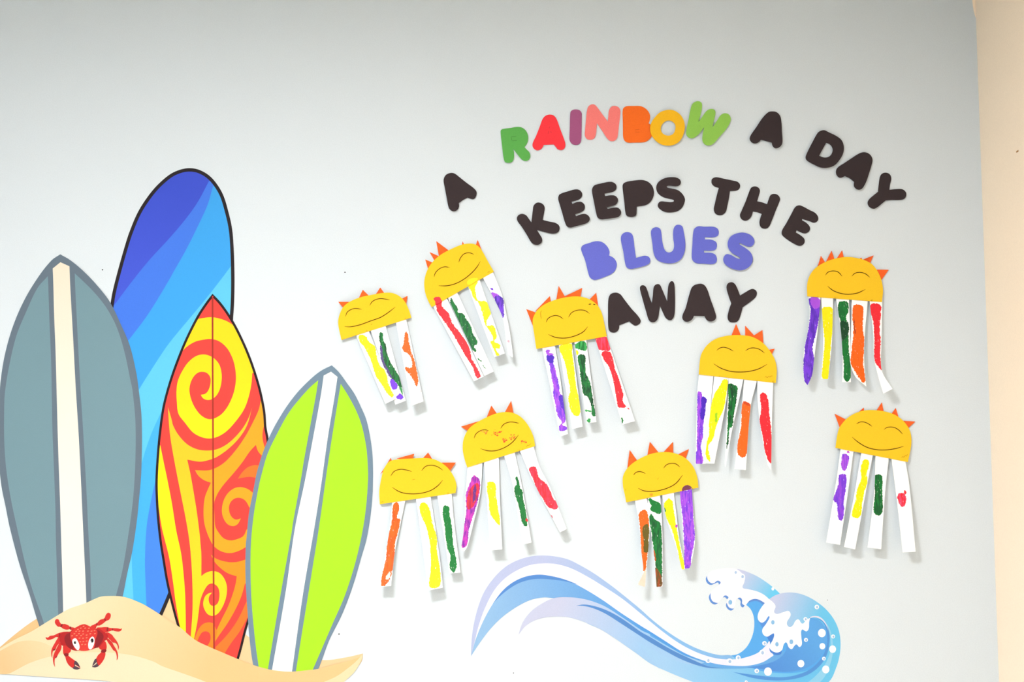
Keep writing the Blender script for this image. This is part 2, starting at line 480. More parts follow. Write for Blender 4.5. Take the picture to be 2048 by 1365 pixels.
# ---- sand in front ------------------------------------------------------------
S6 = Z(0, 1140, 6.0235)
def sand_front(part, ring, hexa, layer, grad=None):
    sand.base = 0.0021
    sand.add(part, ring, hexa, layer, grad=grad)
sand_edge = chain(S6('380,745 470,690 600,610 760,512 850,465 950,432 1040,400 1150,350 1220,325 1330,318 1450,322 1550,345 1700,405 1800,460 1950,555'),
                  D3('360,865 500,980 620,1040 760,1100 890,1155 1030,1210'), N3('400,1250 530,1268 620,1270 750,1258 850,1245'))
sand_front('front_dune', smooth(chain(PX('-45,1332! 0,1298 30,1280'), sand_edge, PX('665,1331 700,1322 722,1314! 712,1335 700,1349 687,1365 640,1385! 400,1385! 222,1364 111,1356 0,1348.5 -45,1347!'))),
           '#fbe5bc', 0, grad=('#f3cd92', (150, 1225), (420, 1330)))
sand_front('shaded_dune', smooth(chain(PX('-45,1330! 0,1303 45,1283 95,1290 140,1330 60,1345 15,1349.5 -45,1347!'))), '#f2cd98', 1, grad=('#fae0b4', (10, 1335), (120, 1280)))
sand_front('near_dune', smooth(chain(PX('12,1349.5!'), S6('130,1245 350,1130 600,1050 900,1005 1300,1000 1600,1035 1850,1110'), D3('200,1220 400,1290 600,1365'), PX('450,1385! 400,1385! 222,1364 111,1356'))), '#fbe8c4', 2)
sand_front('dune_tail', smooth(N3('900,1365! 1020,1310 1130,1230 1200,1170 1255,1106! 1252,1140 1230,1190 1180,1270 1120,1330 1080,1365 1000,1420! 860,1420!')), '#fae2b6', 2)

# ---- crab ---------------------------------------------------------------------
K = Z(80, 1210, 9.75)
crab = Decal('crab_decal', 'printed red crab with big white eyes on the sand', (165, 1340), 0.0027)
def cr(part, txt, hexa, layer, parent=None, label=None, grad=None):
    return crab.add(part, smooth(K(txt), step=1.0), hexa, layer, parent=parent, label=label, grad=grad)
RD, RL, RM = '#bc282a', '#db3631', '#92242a'
for t_ in ('290,350 300,300 330,283 365,295 385,340 420,380 480,378 560,410 590,440 640,445 690,470 690,520 610,500 590,480 520,490 450,470 400,435 350,430 310,390',
           '980,440 1060,385 1110,360 1170,300 1250,270 1285,200 1320,162 1355,165 1380,200 1370,260 1340,300 1290,320 1230,370 1160,410 1110,415 1090,460 1040,480',
           '110,640 150,645 200,610 270,600 330,570 400,545 500,530 560,560 450,610 380,640 310,635 270,660 200,685 140,685',
           '1100,470 1200,445 1310,440 1360,455 1440,460 1520,465 1570,475 1597,458! 1590,495 1550,525 1460,520 1420,505 1360,520 1300,540 1200,560',
           '390,620 410,700 370,760 330,810 300,880 260,900 240,960 240,1050! 222,1000 220,900 250,820 290,750 330,680',
           '400,740 420,830 400,900 360,960 330,1020 295,1050 285,1130 295,1225! 265,1160 252,1060 270,970 310,880 350,800',
           '1290,550 1390,580 1440,640 1500,720 1540,820 1525,895! 1510,800 1470,750 1420,740 1380,700 1330,650',
           '1300,660 1400,730 1440,800 1490,880 1520,970 1515,1060 1495,1088! 1495,1000 1470,920 1430,890 1370,800 1320,730'):
    cr('leg', t_, RL, 0)
for t_ in ('395,435 430,375 440,400 415,440', '575,470 590,430 610,440 600,490', '1095,370 1115,360 1120,410 1105,410', '1260,275 1285,290 1275,320 1255,300',
           '370,590 390,560 400,640 380,640', '1310,445 1330,450 1320,520 1300,520', '1410,465 1425,465 1425,505 1410,505', '250,880 300,870 270,900', '300,1030 330,1010 310,1045'):
    cr('leg_joint', t_, RM, 1)
cl = cr('claw', '460,790 530,790 600,860 600,910 550,970 560,1000 620,1050 690,1100 740,1140 790,1245! 720,1265 640,1240 560,1180 510,1090 490,1010 455,960 448,880', RL, 1)
cr('claw_tip', '690,1100 740,1140 785,1225! 690,1170! 680,1195! 790,1247! 720,1268 640,1242 670,1200 665,1140', '#5a4652', 2, cl, 'dark grey claw tip')
cr('claw_gap', '680,1172! 790,1240! 690,1200!', '#fbe6c6', 3, cl)
cr('claw_joint', '470,960 555,960 545,1000 490,1010', RM, 2, cl)
cl = cr('claw', '1150,810 1200,720 1270,720 1300,800 1295,870 1275,910 1275,980 1250,1060 1200,1140 1140,1200 1080,1225 1015,1220! 1040,1130 1090,1060 1130,990 1190,930 1200,890 1160,860', RL, 1)
cr('claw_tip', '1015,1220! 1040,1130 1090,1058 1110,1120 1130,1170 1145,1198 1080,1226', '#5a4652', 2, cl, 'dark grey claw tip')
cr('claw_gap', '1015,1215! 1105,1122! 1100,1155!', '#fbe6c6', 3, cl)
cr('claw_joint', '1200,890 1290,880 1275,930 1195,930', RM, 2, cl)
shell = cr('shell', '800,395 870,383 930,405 1000,440 1090,470 1170,480 1240,530 1320,590 1310,680 1260,710 1150,830 1080,850 960,890 860,905 770,895 690,900 600,870 500,800 430,800 390,720 385,620 420,560 500,530 590,525 640,480 710,440', RD, 2)
cr('shell_side', '560,560 640,560 640,700 650,850 570,850 500,760 475,660 505,590', RM, 3, shell)
cr('shell_side', '1100,500 1190,540 1240,620 1200,740 1120,830 1050,840 1080,680 1110,580', RM, 3, shell)
cr('shell_plate', '705,445 800,395 870,385 1000,440 1100,490 1120,560 1080,690 1050,850 960,890 860,905 770,895 690,870 640,760 590,640 600,545', RL, 4, shell, grad=('#e8443a', (165, 1250), (165, 1300)))
for (x, y) in ((850,425),(795,460),(880,460),(955,462),(740,485),(770,518),(840,518),(935,518),(1005,518),(1065,508),(705,522),(670,570),(760,568),(840,575),(980,570),(1070,567),(625,610),(715,605),(800,605),(910,595),(770,655),(840,657),(910,648),(785,725),(845,722),(910,712),(820,780),(885,778)):
    crab.add('shell_spot', ellipse(80 + x/9.75, 1210 + y/9.75, 2.0, 1.1, 8, -0.25), '#ff8a6c', 5, parent=shell)
for eye, pup, hl in (('640,680 690,658 730,700 765,780 770,850 740,890 690,850 650,790 630,720', (683, 742, 2.3, 2.9), (700, 735)),
                     ('1020,626 1055,650 1063,720 1040,810 1000,870 960,870 940,810 945,740 970,670', (1016, 702, 3.0, 4.3), (998, 715))):
    e = cr('eye', eye, '#fffdf6', 5)
    crab.add('pupil', ellipse(80 + pup[0]/9.75, 1210 + pup[1]/9.75, pup[2], pup[3], 14), '#241a1c', 6, parent=e)
    crab.add('highlight', ellipse(80 + hl[0]/9.75, 1210 + hl[1]/9.75, 1.0, 1.1, 8), '#b9aaa8', 7, parent=e)

# ---- wave ---------------------------------------------------------------------
V1, V2, V3 = Z(920, 1090, 4.9625), Z(1300, 1100, 5.12), Z(1390, 1120, 10.24)
wave = Decal('wave_decal', 'printed curling blue ocean wave with white foam and bubbles', (1400, 1390), 0.0003)
def wv(part, pts, hexa, layer, grad=None, parent=None, label=None, clips=()):
    return wave.add(part, smooth(pts), hexa, layer, grad=grad, parent=parent, label=label, clips=clips)
c1 = chain(V1('115,950 135,800 180,620 240,470 330,340 440,230 560,160 700,118 830,108 960,120 1080,150 1200,210 1320,280 1450,370 1600,485 1800,650'), V2('0,700 150,820 300,920 450,1000 600,1055 720,1082 830,1085'))
c2 = chain(V1('165,880! 190,790 240,650 330,470 430,350 550,265 690,205 830,187 960,195 1100,235 1250,310 1400,400 1600,530 1800,690'), V2('0,735 150,855 300,960 450,1040 600,1095 720,1120 850,1125 960,1110 1100,1060 1180,990 1225,930!'))
c3 = chain(V1('160,920! 230,760 330,580 430,450 540,365 660,315 790,298 920,315 1050,350 1200,420 1400,540 1600,680 1800,810'), V2('0,838 150,933 300,1030 420,1090 560,1140 700,1175 850,1190 1000,1190 1150,1155 1265,1085!'))
c4 = chain(V1('108,1110! 200,970 300,840 420,720 560,620 700,550 830,525 930,532! 1080,523 1200,535 1320,565 1450,620 1600,715 1800,850'), V2('0,885 150,985 300,1065 450,1120 560,1150'))
low = chain(V1('580,895! 650,810 750,750 870,720 980,715 1090,725 1250,775 1400,845 1550,940 1750,1080'), V2('0,1165 200,1260 440,1357'), PX('1420,1378 1480,1393 1550,1398 1610,1388 1657,1365'))
body = wv('wave_body', chain(V1('1250,240! 1450,370 1600,485 1800,650'), V2('0,700 150,820 300,920 450,1000 600,1055 720,1082 830,1085 900,1070 980,1010 1030,930 1060,840 1068,760 1060,680 1030,610 985,565! 1000,545 1050,508! 1215,510! 1290,465 1400,440 1500,445 1600,475 1700,530 1800,610 1880,710 1930,820 1950,930 1945,1060 1910,1200'), low[::-1][0:5], V2('440,1357 200,1260 0,1165'), V1('1750,1080 1550,940 1400,845 1250,775 1150,700!')),
          '#a9d4fb', 0, grad=('#72ccfe', (1330, 1300), (1600, 1340)))
wv('lavender_band', chain(V1('108,1110!'), c1, V2('850,1125!'), c2[::-1][4:]), '#c3ccf0', 1, grad=('#8fc4f8', (1080, 1120), (1330, 1270)))
wv('white_band', chain(c2, V2('1235,1010'), c3[::-1]), '#f8f2fb', 3, grad=('#e6e8fb', (1000, 1130), (1420, 1310)))
wv('blue_band', chain(V1('108,1110! 150,960'), c3[1:17], V2('560,1142! 420,1106 300,1056 150,966 0,868'), c4[::-1][5:]), '#9cc6ef', 4, grad=('#5aa4ee', (960, 1280), (1290, 1260)))
wv('blue_band', chain(V2('0,830! 150,930 300,1030 420,1090 560,1140 700,1175 850,1190 1000,1190 1150,1155 1265,1085! 1320,1060 1380,1040! 1340,1110 1250,1160 1150,1190 1000,1215 850,1220 700,1215 560,1180 400,1110 200,1000 0,885!')), '#6fb2f2', 2)
wv('crescent', V1('325,585! 430,450 540,365 660,315 790,298 920,315 1050,350 1180,400! 1050,366 920,348 800,340 690,350 580,385 480,445 400,510'), '#5c93dc', 5)
wv('lavender_band', chain(V1('580,895! 620,780 690,680 790,600 930,532 1080,523 1200,535 1320,565 1450,620 1600,715 1800,850'), V2('0,885 150,985 300,1065 450,1120 560,1160! 420,1180 200,1110 0,1010!'), V1('1750,960! 1985,1235! 1750,1080 1550,940 1400,845 1250,775 1090,725 980,715 870,720 750,750 650,810')), '#cfd4f0', 5, grad=('#a9d2fb', (1120, 1210), (1285, 1285)))
wv('crescent', chain(V1('1150,607! 1230,595 1330,610 1450,650 1600,730 1800,870'), V2('0,895 200,1015 400,1112 600,1195 760,1217! 600,1212 450,1175 300,1115 150,1035 0,950'), V1('1800,915 1600,785 1450,690 1330,635 1230,610')), '#5c92d8', 6)
# curl
wv('curl_body', V2('985,565! 1030,520 1110,520 1180,560! 1400,600! 1650,700! 1800,800 1830,950 1800,1080 1700,1200 1500,1260 1250,1260 1050,1215 830,1085! 900,1070 980,1010 1030,930 1060,840 1068,760 1060,680 1030,610'), '#5fb2fa', 1)
wv('crest', V2('1215,510! 1290,465 1400,440 1500,445 1600,475 1700,530 1800,610 1880,710 1930,820 1950,930 1945,1060 1910,1200 1840,1340 1800,1400! 1700,1400! 1800,1230 1835,1060 1840,900 1800,760 1720,690 1640,690! 1560,770! 1400,790! 1270,650!'), '#cfd6f6', 3, grad=('#74d0fd', (1550, 1195), (1640, 1235)))
wv('hollow', V2('1640,700! 1700,710 1760,750 1800,830 1805,950 1770,1060 1690,1160 1580,1220 1450,1250 1300,1250 1150,1225 990,1208! 1150,1180 1280,1140 1370,1070 1400,990 1380,900! 1540,800! 1600,780!'), '#5a98e8', 4, grad=('#66b0f6', (1540, 1330), (1620, 1270)))
wv('hollow_rim', V2('1690,706! 1760,735 1800,800 1815,900 1805,1000 1750,1120 1640,1225 1500,1285 1350,1308 1150,1295 850,1255! 1050,1315 1250,1340 1450,1330 1620,1280 1740,1190 1810,1080 1838,950 1835,850 1800,760 1750,720'), '#5c9de8', 5)
wv('highlight', V2('1790,740! 1830,830 1850,940 1840,1060 1790,1180 1700,1290 1600,1370 1540,1400! 1700,1400! 1790,1300 1850,1160 1875,1020 1865,900 1835,800'), '#9adcff', 5)
wv('foam', V2('1215,505! 1150,580 1110,650 1105,710 1140,748 1180,730 1215,680 1225,695 1190,760 1150,820 1160,870 1200,892 1240,870 1270,860 1260,920 1225,990 1240,1030 1300,1055 1350,1030 1370,970 1395,950 1420,1000 1450,1020 1475,990 1500,970 1530,998 1555,970 1550,900 1555,820 1600,838 1625,810 1630,740 1640,700! 1600,720 1560,760 1520,715 1490,730 1460,780 1420,790 1400,750 1440,670 1420,630 1370,640 1300,660 1270,640 1285,580 1260,540'), '#ffffff', 7)
wv('foam_shadow', V2('1105,720! 1140,748 1180,730 1215,680! 1230,690 1195,770 1150,800!'), '#5f9df0', 5)
wv('foam_shadow', V2('1195,890! 1240,870 1270,855 1275,900 1240,960! 1215,930!'), '#4f8ae0', 5)
wv('foam_shadow', V2('1225,990! 1240,1030 1300,1055 1350,1035! 1340,1070 1290,1080 1230,1045'), '#4f8ae0', 5)
wv('crest_edge', V2('1638,700! 1690,694 1750,715 1800,770 1825,830! 1800,750 1740,690 1680,680 1640,690!'), '#e8e6fb', 6)
# rear crest
wv('rear_crest', V2('860,194! 930,206 1000,230 1100,275 1200,340 1270,395 1330,450! 1270,480 1210,515! 1150,480! 1050,440! 940,420! 900,300!'), '#cdd4f4', 1, grad=('#6ed2fe', (1485, 1150), (1545, 1190)))
rf = wv('foam', V2('590,270 620,225 700,200 800,190 880,197 945,245 972,270 965,335 948,390 1000,405 1100,430 1170,465 1222,510! 1175,552! 1120,520 1050,508 1000,545 970,578 945,565 945,520 920,490 885,505 870,570 850,600 800,590 780,550 800,500 770,475 740,490 700,540 650,550 620,500 625,440 670,390 715,350 690,330 640,355 600,330 585,300'), '#fbf3fa', 2)
for t_ in ('245,330! 220,400 250,480 320,520 400,495 470,470 490,515! 525,475 500,440 450,435 390,480 330,480 280,440 255,390',
           '320,680! 285,760 300,840 350,900 410,920 475,890! 420,880 360,850 325,780', '570,775! 600,740 640,735 685,775 655,815! 620,775',
           '645,880! 635,950 680,1020 740,1045 800,1005! 740,1000 690,970', '870,810! 900,780 940,785 965,830 965,900 1020,940! 975,980 930,930 935,860 905,815',
           '1060,910! 1120,840 1220,805 1320,825 1430,890! 1400,930! 1320,870 1230,850 1130,870'):
    wave.add('foam_shadow', smooth(V3(t_), step=1.5), '#6798e4', 3)
for (x, y, r) in ((1760,855,43),(1765,990,32),(1870,1020,38),(1545,1168,38),(1800,1228,40),(1208,1250,43)):
    wave.add('bubble', ellipse(1300 + x/5.12, 1100 + y/5.12, r/5.12*0.92, r/5.12, 24), '#ffffff', 9)
for (x, y, r) in ((1708,588,23),(1592,712,20),(1875,890,20),(1597,925,20),(1172,960,23),(1780,1117,19),(1093,1243,23),(1150,1055,30),(595,1135,27),(815,1145,30),(903,1108,25),(875,232,25),(945,275,28),(985,1355,15)):
    bb = wave.add('bubble', ellipse(1300 + x/5.12, 1100 + y/5.12, r/5.12, r/5.12, 18), '#ffffff', 9)
    wave.add('bubble_shade', ellipse(1300 + (x+3)/5.12, 1100 + (y+2)/5.12, r/5.12*0.5, r/5.12*0.62, 12), '#b4cdf2', 10, parent=bb)
for (x, y, r) in ((1258,745,20),(1300,970,20),(1447,945,22),(822,540,22)):
    wave.add('bubble', ellipse(1300 + x/5.12, 1100 + y/5.12, r/5.12*0.9, r/5.12*1.15, 18), '#93c8f6', 10)
wave.add('bubble', ellipse(1545.7, 1178.5, 2.8, 3.2, 12), '#ffffff', 9)

# ------------------------------------------------------------------ paper letters
LGRP = 'cut paper letters of the slogan on the wall'
BLACK, INDIGO = '#403739', '#6c72d4'
def letter(rd, txt, hexa, label, top=0.0016, bot=0.006, holes=(), curl=None, marks=(), lift=0.0):
    ring = smooth(rd(txt), step=2.5)
    hol = [smooth(rd(h), step=2.5) for h in holes]
    a = np.array(ring); lo, hi = a.min(0), a.max(0)
    cx = (lo[0] + hi[0]) / 2
    origin = P(cx, hi[1])
    def depth(x, y):
        t = min(1, max(0, (y - lo[1]) / (hi[1] - lo[1])))
        w = top + (bot - top) * t * t + lift
        if curl:
            for kx, ky, r, amp in curl:
                d = math.hypot(x - kx, y - ky)
                if d < r:
                    w += amp * (1 - d / r) ** 2
        return w
    me = sheet_mesh('paper_letter', [ring] + hol, depth, 0.0007, origin, grid=6)
    o = new_obj('paper_letter', me, paper(hexa), loc=origin)
    tag(o, label, 'letter', LGRP)
    for col, mt in marks:
        m = sheet_mesh('pencil_mark', [ribbon(rd(mt), 0.9, step=2)], lambda x, y: depth(x, y) + 0.0007, 0.0001, origin)
        new_obj('pencil_mark', m, material('pencil', col, mottle=0.02), o)
    return o

L1, L2, L3, L4 = Z(980, 190, 6.8267), Z(1230, 190, 6.8267), Z(1480, 200, 5.8514), Z(870, 330, 6.8267)
L5, L6, L7, L8 = Z(1100, 340, 6.8267), Z(1380, 340, 6.8267), Z(1150, 440, 5.3895), Z(1200, 550, 6.2061)
letter(L4, '160,130 220,110 270,120 330,165 430,245 530,320 568,370 560,430 530,468 490,465 445,448! 385,480 325,523! 328,570 305,615 260,635 215,620 185,575 165,480 135,320 117,215 130,165', BLACK,
       'black paper letter A standing alone, tilted left, first of the slogan')
letter(L1, '145,520 150,480 185,465 280,452 365,438 430,445 490,490 520,560 518,630 495,685 470,712! 500,745 540,790 550,840 530,885 490,903 445,890 400,845 320,742! 328,800 325,870 300,915 250,928 205,915 185,860 165,700', '#63b158',
       'mid green paper letter R that starts the word RAINBOW', bot=0.004, marks=[('#4f9048', '290,572! 362,566!'), ('#4f9048', '292,572! 300,626!'), ('#4f9048', '300,628! 372,622!')])
letter(L1, '790,272 845,272 885,295 915,345 960,470 1005,590 1028,660 1025,710 1000,745 960,753 920,738 895,705 870,677! 735,683! 715,720 685,748 640,757 600,735 580,695 588,645 625,570 680,430 715,335 745,295', '#fd424a',
       'red paper letter A in the word RAINBOW', bot=0.003, marks=[('#d23a42', '815,430! 808,460!'), ('#d23a42', '800,490! 792,535!'), ('#d23a42', '826,490! 838,522!')])
letter(L1, '1095,270 1105,225 1140,203 1180,200 1225,212 1252,250 1253,290 1250,500 1245,620 1225,665 1180,683 1130,675 1095,640 1085,600 1090,450', '#a95c88',
       'mauve purple paper letter I in the word RAINBOW', bot=0.003)
letter(L1, '1325,210 1345,155 1390,130 1430,135 1465,170 1530,260 1608,362! 1615,290 1625,210 1660,160 1710,152 1755,170 1780,215 1775,300 1760,420 1745,550 1730,600 1690,630 1640,628 1600,595 1530,490 1460,388! 1455,450 1445,540 1420,595 1370,613 1320,600 1295,555 1298,480 1310,340', '#fb8480',
       'salmon pink paper letter N in the word RAINBOW', bot=0.003)
letter(L2, '103,230 115,180 160,155 250,152 340,153 400,175 450,220 478,280 475,340 458,388! 490,410 510,450 520,500 505,560 470,605 420,640 360,650 260,652 180,652 135,630 112,580 108,450 105,320', '#fd742c',
       'orange paper letter B in the word RAINBOW, overlapped by the yellow O', bot=0.003, marks=[('#dd6024', '268,480! 335,472!'), ('#dd6024', '270,505! 340,508!')])
letter(L2, '720,205 800,212 880,260 930,330 952,420 940,520 900,610 840,665 760,692 680,690 600,660 530,600 490,530 480,450 500,370 550,300 620,235', '#fec22c',
       'golden yellow paper letter O in the word RAINBOW', holes=['745,350 790,370 822,410 822,470 795,530 745,555 690,550 645,520 625,470 640,410 690,360'], lift=0.0035)
letter(L2, '1115,88 1160,92 1185,120 1185,190 1170,260 1140,372! 1190,300 1240,230 1280,200 1330,192 1365,215 1370,265 1350,350 1332,443! 1400,340 1440,280 1480,255 1530,255 1565,280 1580,330 1565,390 1500,490 1420,580 1350,660 1300,688 1250,688 1210,660 1192,610 1200,520 1218,440! 1190,480 1130,550 1080,585 1030,593 990,570 970,530 980,450 1005,330 1030,200 1060,120', '#97cd5c',
       'light green paper letter W that ends the word RAINBOW', lift=0.002)
letter(L3, '330,145 380,135 430,145 470,190 485,270 490,380 497,470 490,520 460,555 415,567 385,545 370,500! 245,467! 225,490 185,510 140,500 113,460 125,415 190,320 260,215', BLACK,
       'black paper letter A standing alone between RAINBOW and DAY', lift=0.002)
letter(L3, '945,362 985,355 1040,380 1130,425 1190,475 1215,550 1205,630 1160,710 1100,770 1020,795 940,790 870,760 790,715 767,680 785,620 850,490 910,385', BLACK,
       'black paper letter D that starts the word DAY', holes=['1008,503! 1050,520 1082,570 1075,625 1040,665 985,675 925,655! 965,580'], lift=0.003)
letter(L3, '1400,625 1460,613 1520,640 1550,695 1540,760 1510,860 1480,950 1450,1010 1420,1045 1375,1050 1335,1015 1335,960! 1285,920 1228,893! 1170,912 1130,880 1123,830 1145,790 1220,740 1310,680', BLACK,
       'black paper letter A in the middle of the word DAY', lift=0.002)
letter(L3, '1655,870 1700,852 1750,870 1770,920 1755,990 1747,1053! 1830,1045 1900,1047 1940,1080 1945,1120 1920,1160 1860,1172 1770,1172 1705,1178! 1660,1215 1610,1255 1565,1275 1515,1255 1493,1210 1510,1165 1560,1120 1615,1075! 1622,1000 1635,910', BLACK,
       'black paper letter Y that ends the word DAY, nearest the peach wall')
letter(L4, '1345,560 1380,522 1420,515 1470,535 1497,580 1490,650 1470,752! 1560,775 1640,792 1690,825 1702,870 1680,920 1620,940 1550,932 1470,912 1392,890! 1430,950 1462,1010 1455,1060 1410,1092 1350,1085 1310,1050 1250,950 1180,840 1125,765 1120,715 1150,680 1195,670 1245,690 1280,735 1315,785! 1325,700 1335,620', BLACK,
       'black paper letter K that starts the word KEEPS', lift=0.001)
letter(L5, '150,325 250,292 340,268 400,275 438,320 430,375 385,410 295,437! 305,465! 370,440 430,440 472,480 470,540 430,575 342,608! 355,632! 430,605 490,605 535,640 543,680 515,720 440,748 350,770 280,788 235,775 205,720 170,600 135,480 112,400 120,350', BLACK,
       'black paper letter E right after the K of KEEPS', lift=0.001)
letter(L5, '610,210 700,185 800,165 860,170 905,210 900,270 860,300 745,325! 752,358! 830,347 890,355 928,400 920,450 890,480 775,512! 787,533! 870,515 930,520 970,565 965,610 930,645 850,660 760,672 690,675 650,650 630,590 600,440 572,290 580,245', BLACK,
       'black paper letter E right before the P of KEEPS', lift=0.002)
letter(L5, '1010,180 1060,160 1180,142 1270,140 1340,165 1395,220 1420,300 1410,370 1370,440 1310,480 1185,502! 1182,560 1175,620 1140,640 1090,642 1045,625 1027,570 1015,450 992,250 993,205', BLACK,
       'black paper letter P in the word KEEPS')
letter(L5, '1660,100 1720,105 1770,130 1787,170 1770,210 1720,225 1650,218 1600,220 1598,240 1650,252 1740,275 1800,320 1840,390 1835,450 1800,520 1740,565 1660,582 1580,578 1510,545 1472,500 1480,455 1510,432 1580,436 1650,442 1690,430 1685,410 1620,395 1540,370 1475,320 1450,250 1470,180 1530,130 1600,105', BLACK,
       'black paper letter S with a curled top that ends KEEPS', bot=0.003, curl=[(1345, 350, 46, 0.022)])
letter(L6, '300,125 340,103 380,103 480,125 590,148 650,165 683,205 675,255 640,282 545,292! 535,370 510,490 490,570 450,610 395,620 345,595 325,540 340,460 365,350 393,247! 335,228 298,190 293,155', BLACK,
       'black paper letter T that starts the word THE', bot=0.003)
letter(L6, '840,240 890,226 935,245 955,285 940,350 917,430! 985,445 1052,470! 1075,400 1100,345 1150,328 1200,345 1230,395 1215,450 1165,570 1110,710 1070,785 1015,803 965,780 948,720 960,660 980,603! 920,580 858,570! 840,630 800,680 750,695 705,675 682,620 700,570 760,430 815,280', BLACK,
       'black paper letter H in the middle of the word THE', bot=0.003)
letter(L6, '1440,505 1490,485 1540,500 1630,548 1710,590 1750,650 1740,700 1690,722 1640,705 1530,672! 1530,690! 1590,725 1635,780 1632,830 1590,865 1540,865 1455,827! 1445,855! 1510,895 1560,945 1560,1000 1520,1035 1470,1032 1380,985 1275,910 1250,870 1260,820 1320,720 1390,590', BLACK,
       'black paper letter E that ends the word THE', bot=0.003)
letter(L7, '65,310 85,275 140,255 220,232 290,240 345,285 372,340 368,385! 420,415 450,470 440,530 405,575 340,608 215,648 165,625 145,580 110,440 75,350', INDIGO,
       'violet blue paper letter B that starts the word BLUES', bot=0.003)
letter(L7, '500,170 530,140 570,133 610,150 628,190 640,290 657,410! 700,400 750,387 795,400 812,440 795,475 740,500 660,520 600,530 560,515 543,480 520,340 495,220', INDIGO,
       'violet blue paper letter L in the word BLUES')
letter(L7, '818,130 835,95 875,80 915,95 930,140 940,230 960,310 985,345 1020,352 1055,330 1068,280 1058,190 1060,110 1080,65 1115,53 1155,70 1170,120 1190,260 1180,350 1145,420 1085,460 1010,470 930,455 880,425 850,370 835,260', INDIGO,
       'violet blue paper letter U in the word BLUES')
letter(L7, '1280,110 1320,72 1400,75 1490,75 1535,95 1550,135 1535,175 1480,190 1400,187! 1400,212! 1470,215 1520,240 1530,280 1515,320 1470,333 1390,332! 1390,355! 1470,357 1515,380 1530,430 1515,465 1470,478 1390,473 1310,468 1270,440 1258,400 1265,270', INDIGO,
       'violet blue paper letter E in the word BLUES', bot=0.004)
letter(L7, '1790,138 1850,145 1905,175 1933,220 1925,265 1890,290 1840,280 1775,250 1770,262 1830,300 1890,350 1915,410 1905,470 1860,520 1790,545 1720,535 1650,505 1605,460 1600,410 1630,372 1680,380 1740,412 1780,420 1770,400 1710,370 1660,320 1645,250 1670,190 1720,155', INDIGO,
       'violet blue paper letter S that ends the word BLUES', lift=0.002)
letter(L8, '150,230 205,222 255,245 300,305 390,420 470,510 505,570 490,610 440,632 400,612 362,580! 300,605 240,627! 235,670 210,705 165,718 120,700 103,650 100,500 103,310 120,255', BLACK,
       'black paper letter A that starts AWAY, touching the paper sun', bot=0.003)
letter(L8, '497,150 520,130 560,140 585,185 610,270 643,355! 655,260 668,150 700,118 740,122 770,180 800,250 833,328! 840,220 850,130 875,85 900,80 920,110 930,250 930,400 922,500 900,550 865,563 820,540 790,490 745,390! 735,450 722,530 690,580 640,588 605,560 570,450 530,310 500,200', BLACK,
       'black paper letter W with lifted arms in the word AWAY', curl=[(1283, 570, 62, 0.022), (1343, 562, 45, 0.012)])
letter(L8, '1150,145 1235,112 1290,125 1330,180 1370,300 1420,440 1440,525 1420,565 1370,580 1325,560 1295,512! 1165,510! 1150,545 1110,577 1060,580 1025,550 1025,500 1060,420 1110,240', BLACK,
       'black paper letter A right before the last Y of AWAY', lift=0.002)
letter(L8, '1585,110 1630,92 1670,110 1700,160 1738,257! 1800,220 1880,177 1930,190 1947,230 1930,280 1880,325 1770,405! 1745,500 1710,575 1660,592 1605,580 1583,530 1600,440 1628,355! 1595,260 1570,160', BLACK,
       'black paper letter Y that ends AWAY, above the paper sun', curl=[(1459, 566, 46, 0.022)], bot=0.003)

# ------------------------------------------------------------------ paper sun crafts with painted streamers
SGRP = 'paper suns with painted paper streamers'
SUN, RAY, LINE, WHITE = '#fdcb30', '#fc6a30', '#5c3e0a', '#ffffff'
PUR, PUR2, MAG, YEL, GRN, DGR, ORA, REDP, PNK, BRN = '#7d3de6', '#b455ee', '#c93fd6', '#fff200', '#0f7d34', '#0a4526', '#fd6a12', '#f82a38', '#ee4c74', '#5e4a18'
PAPER_T = 0.0004

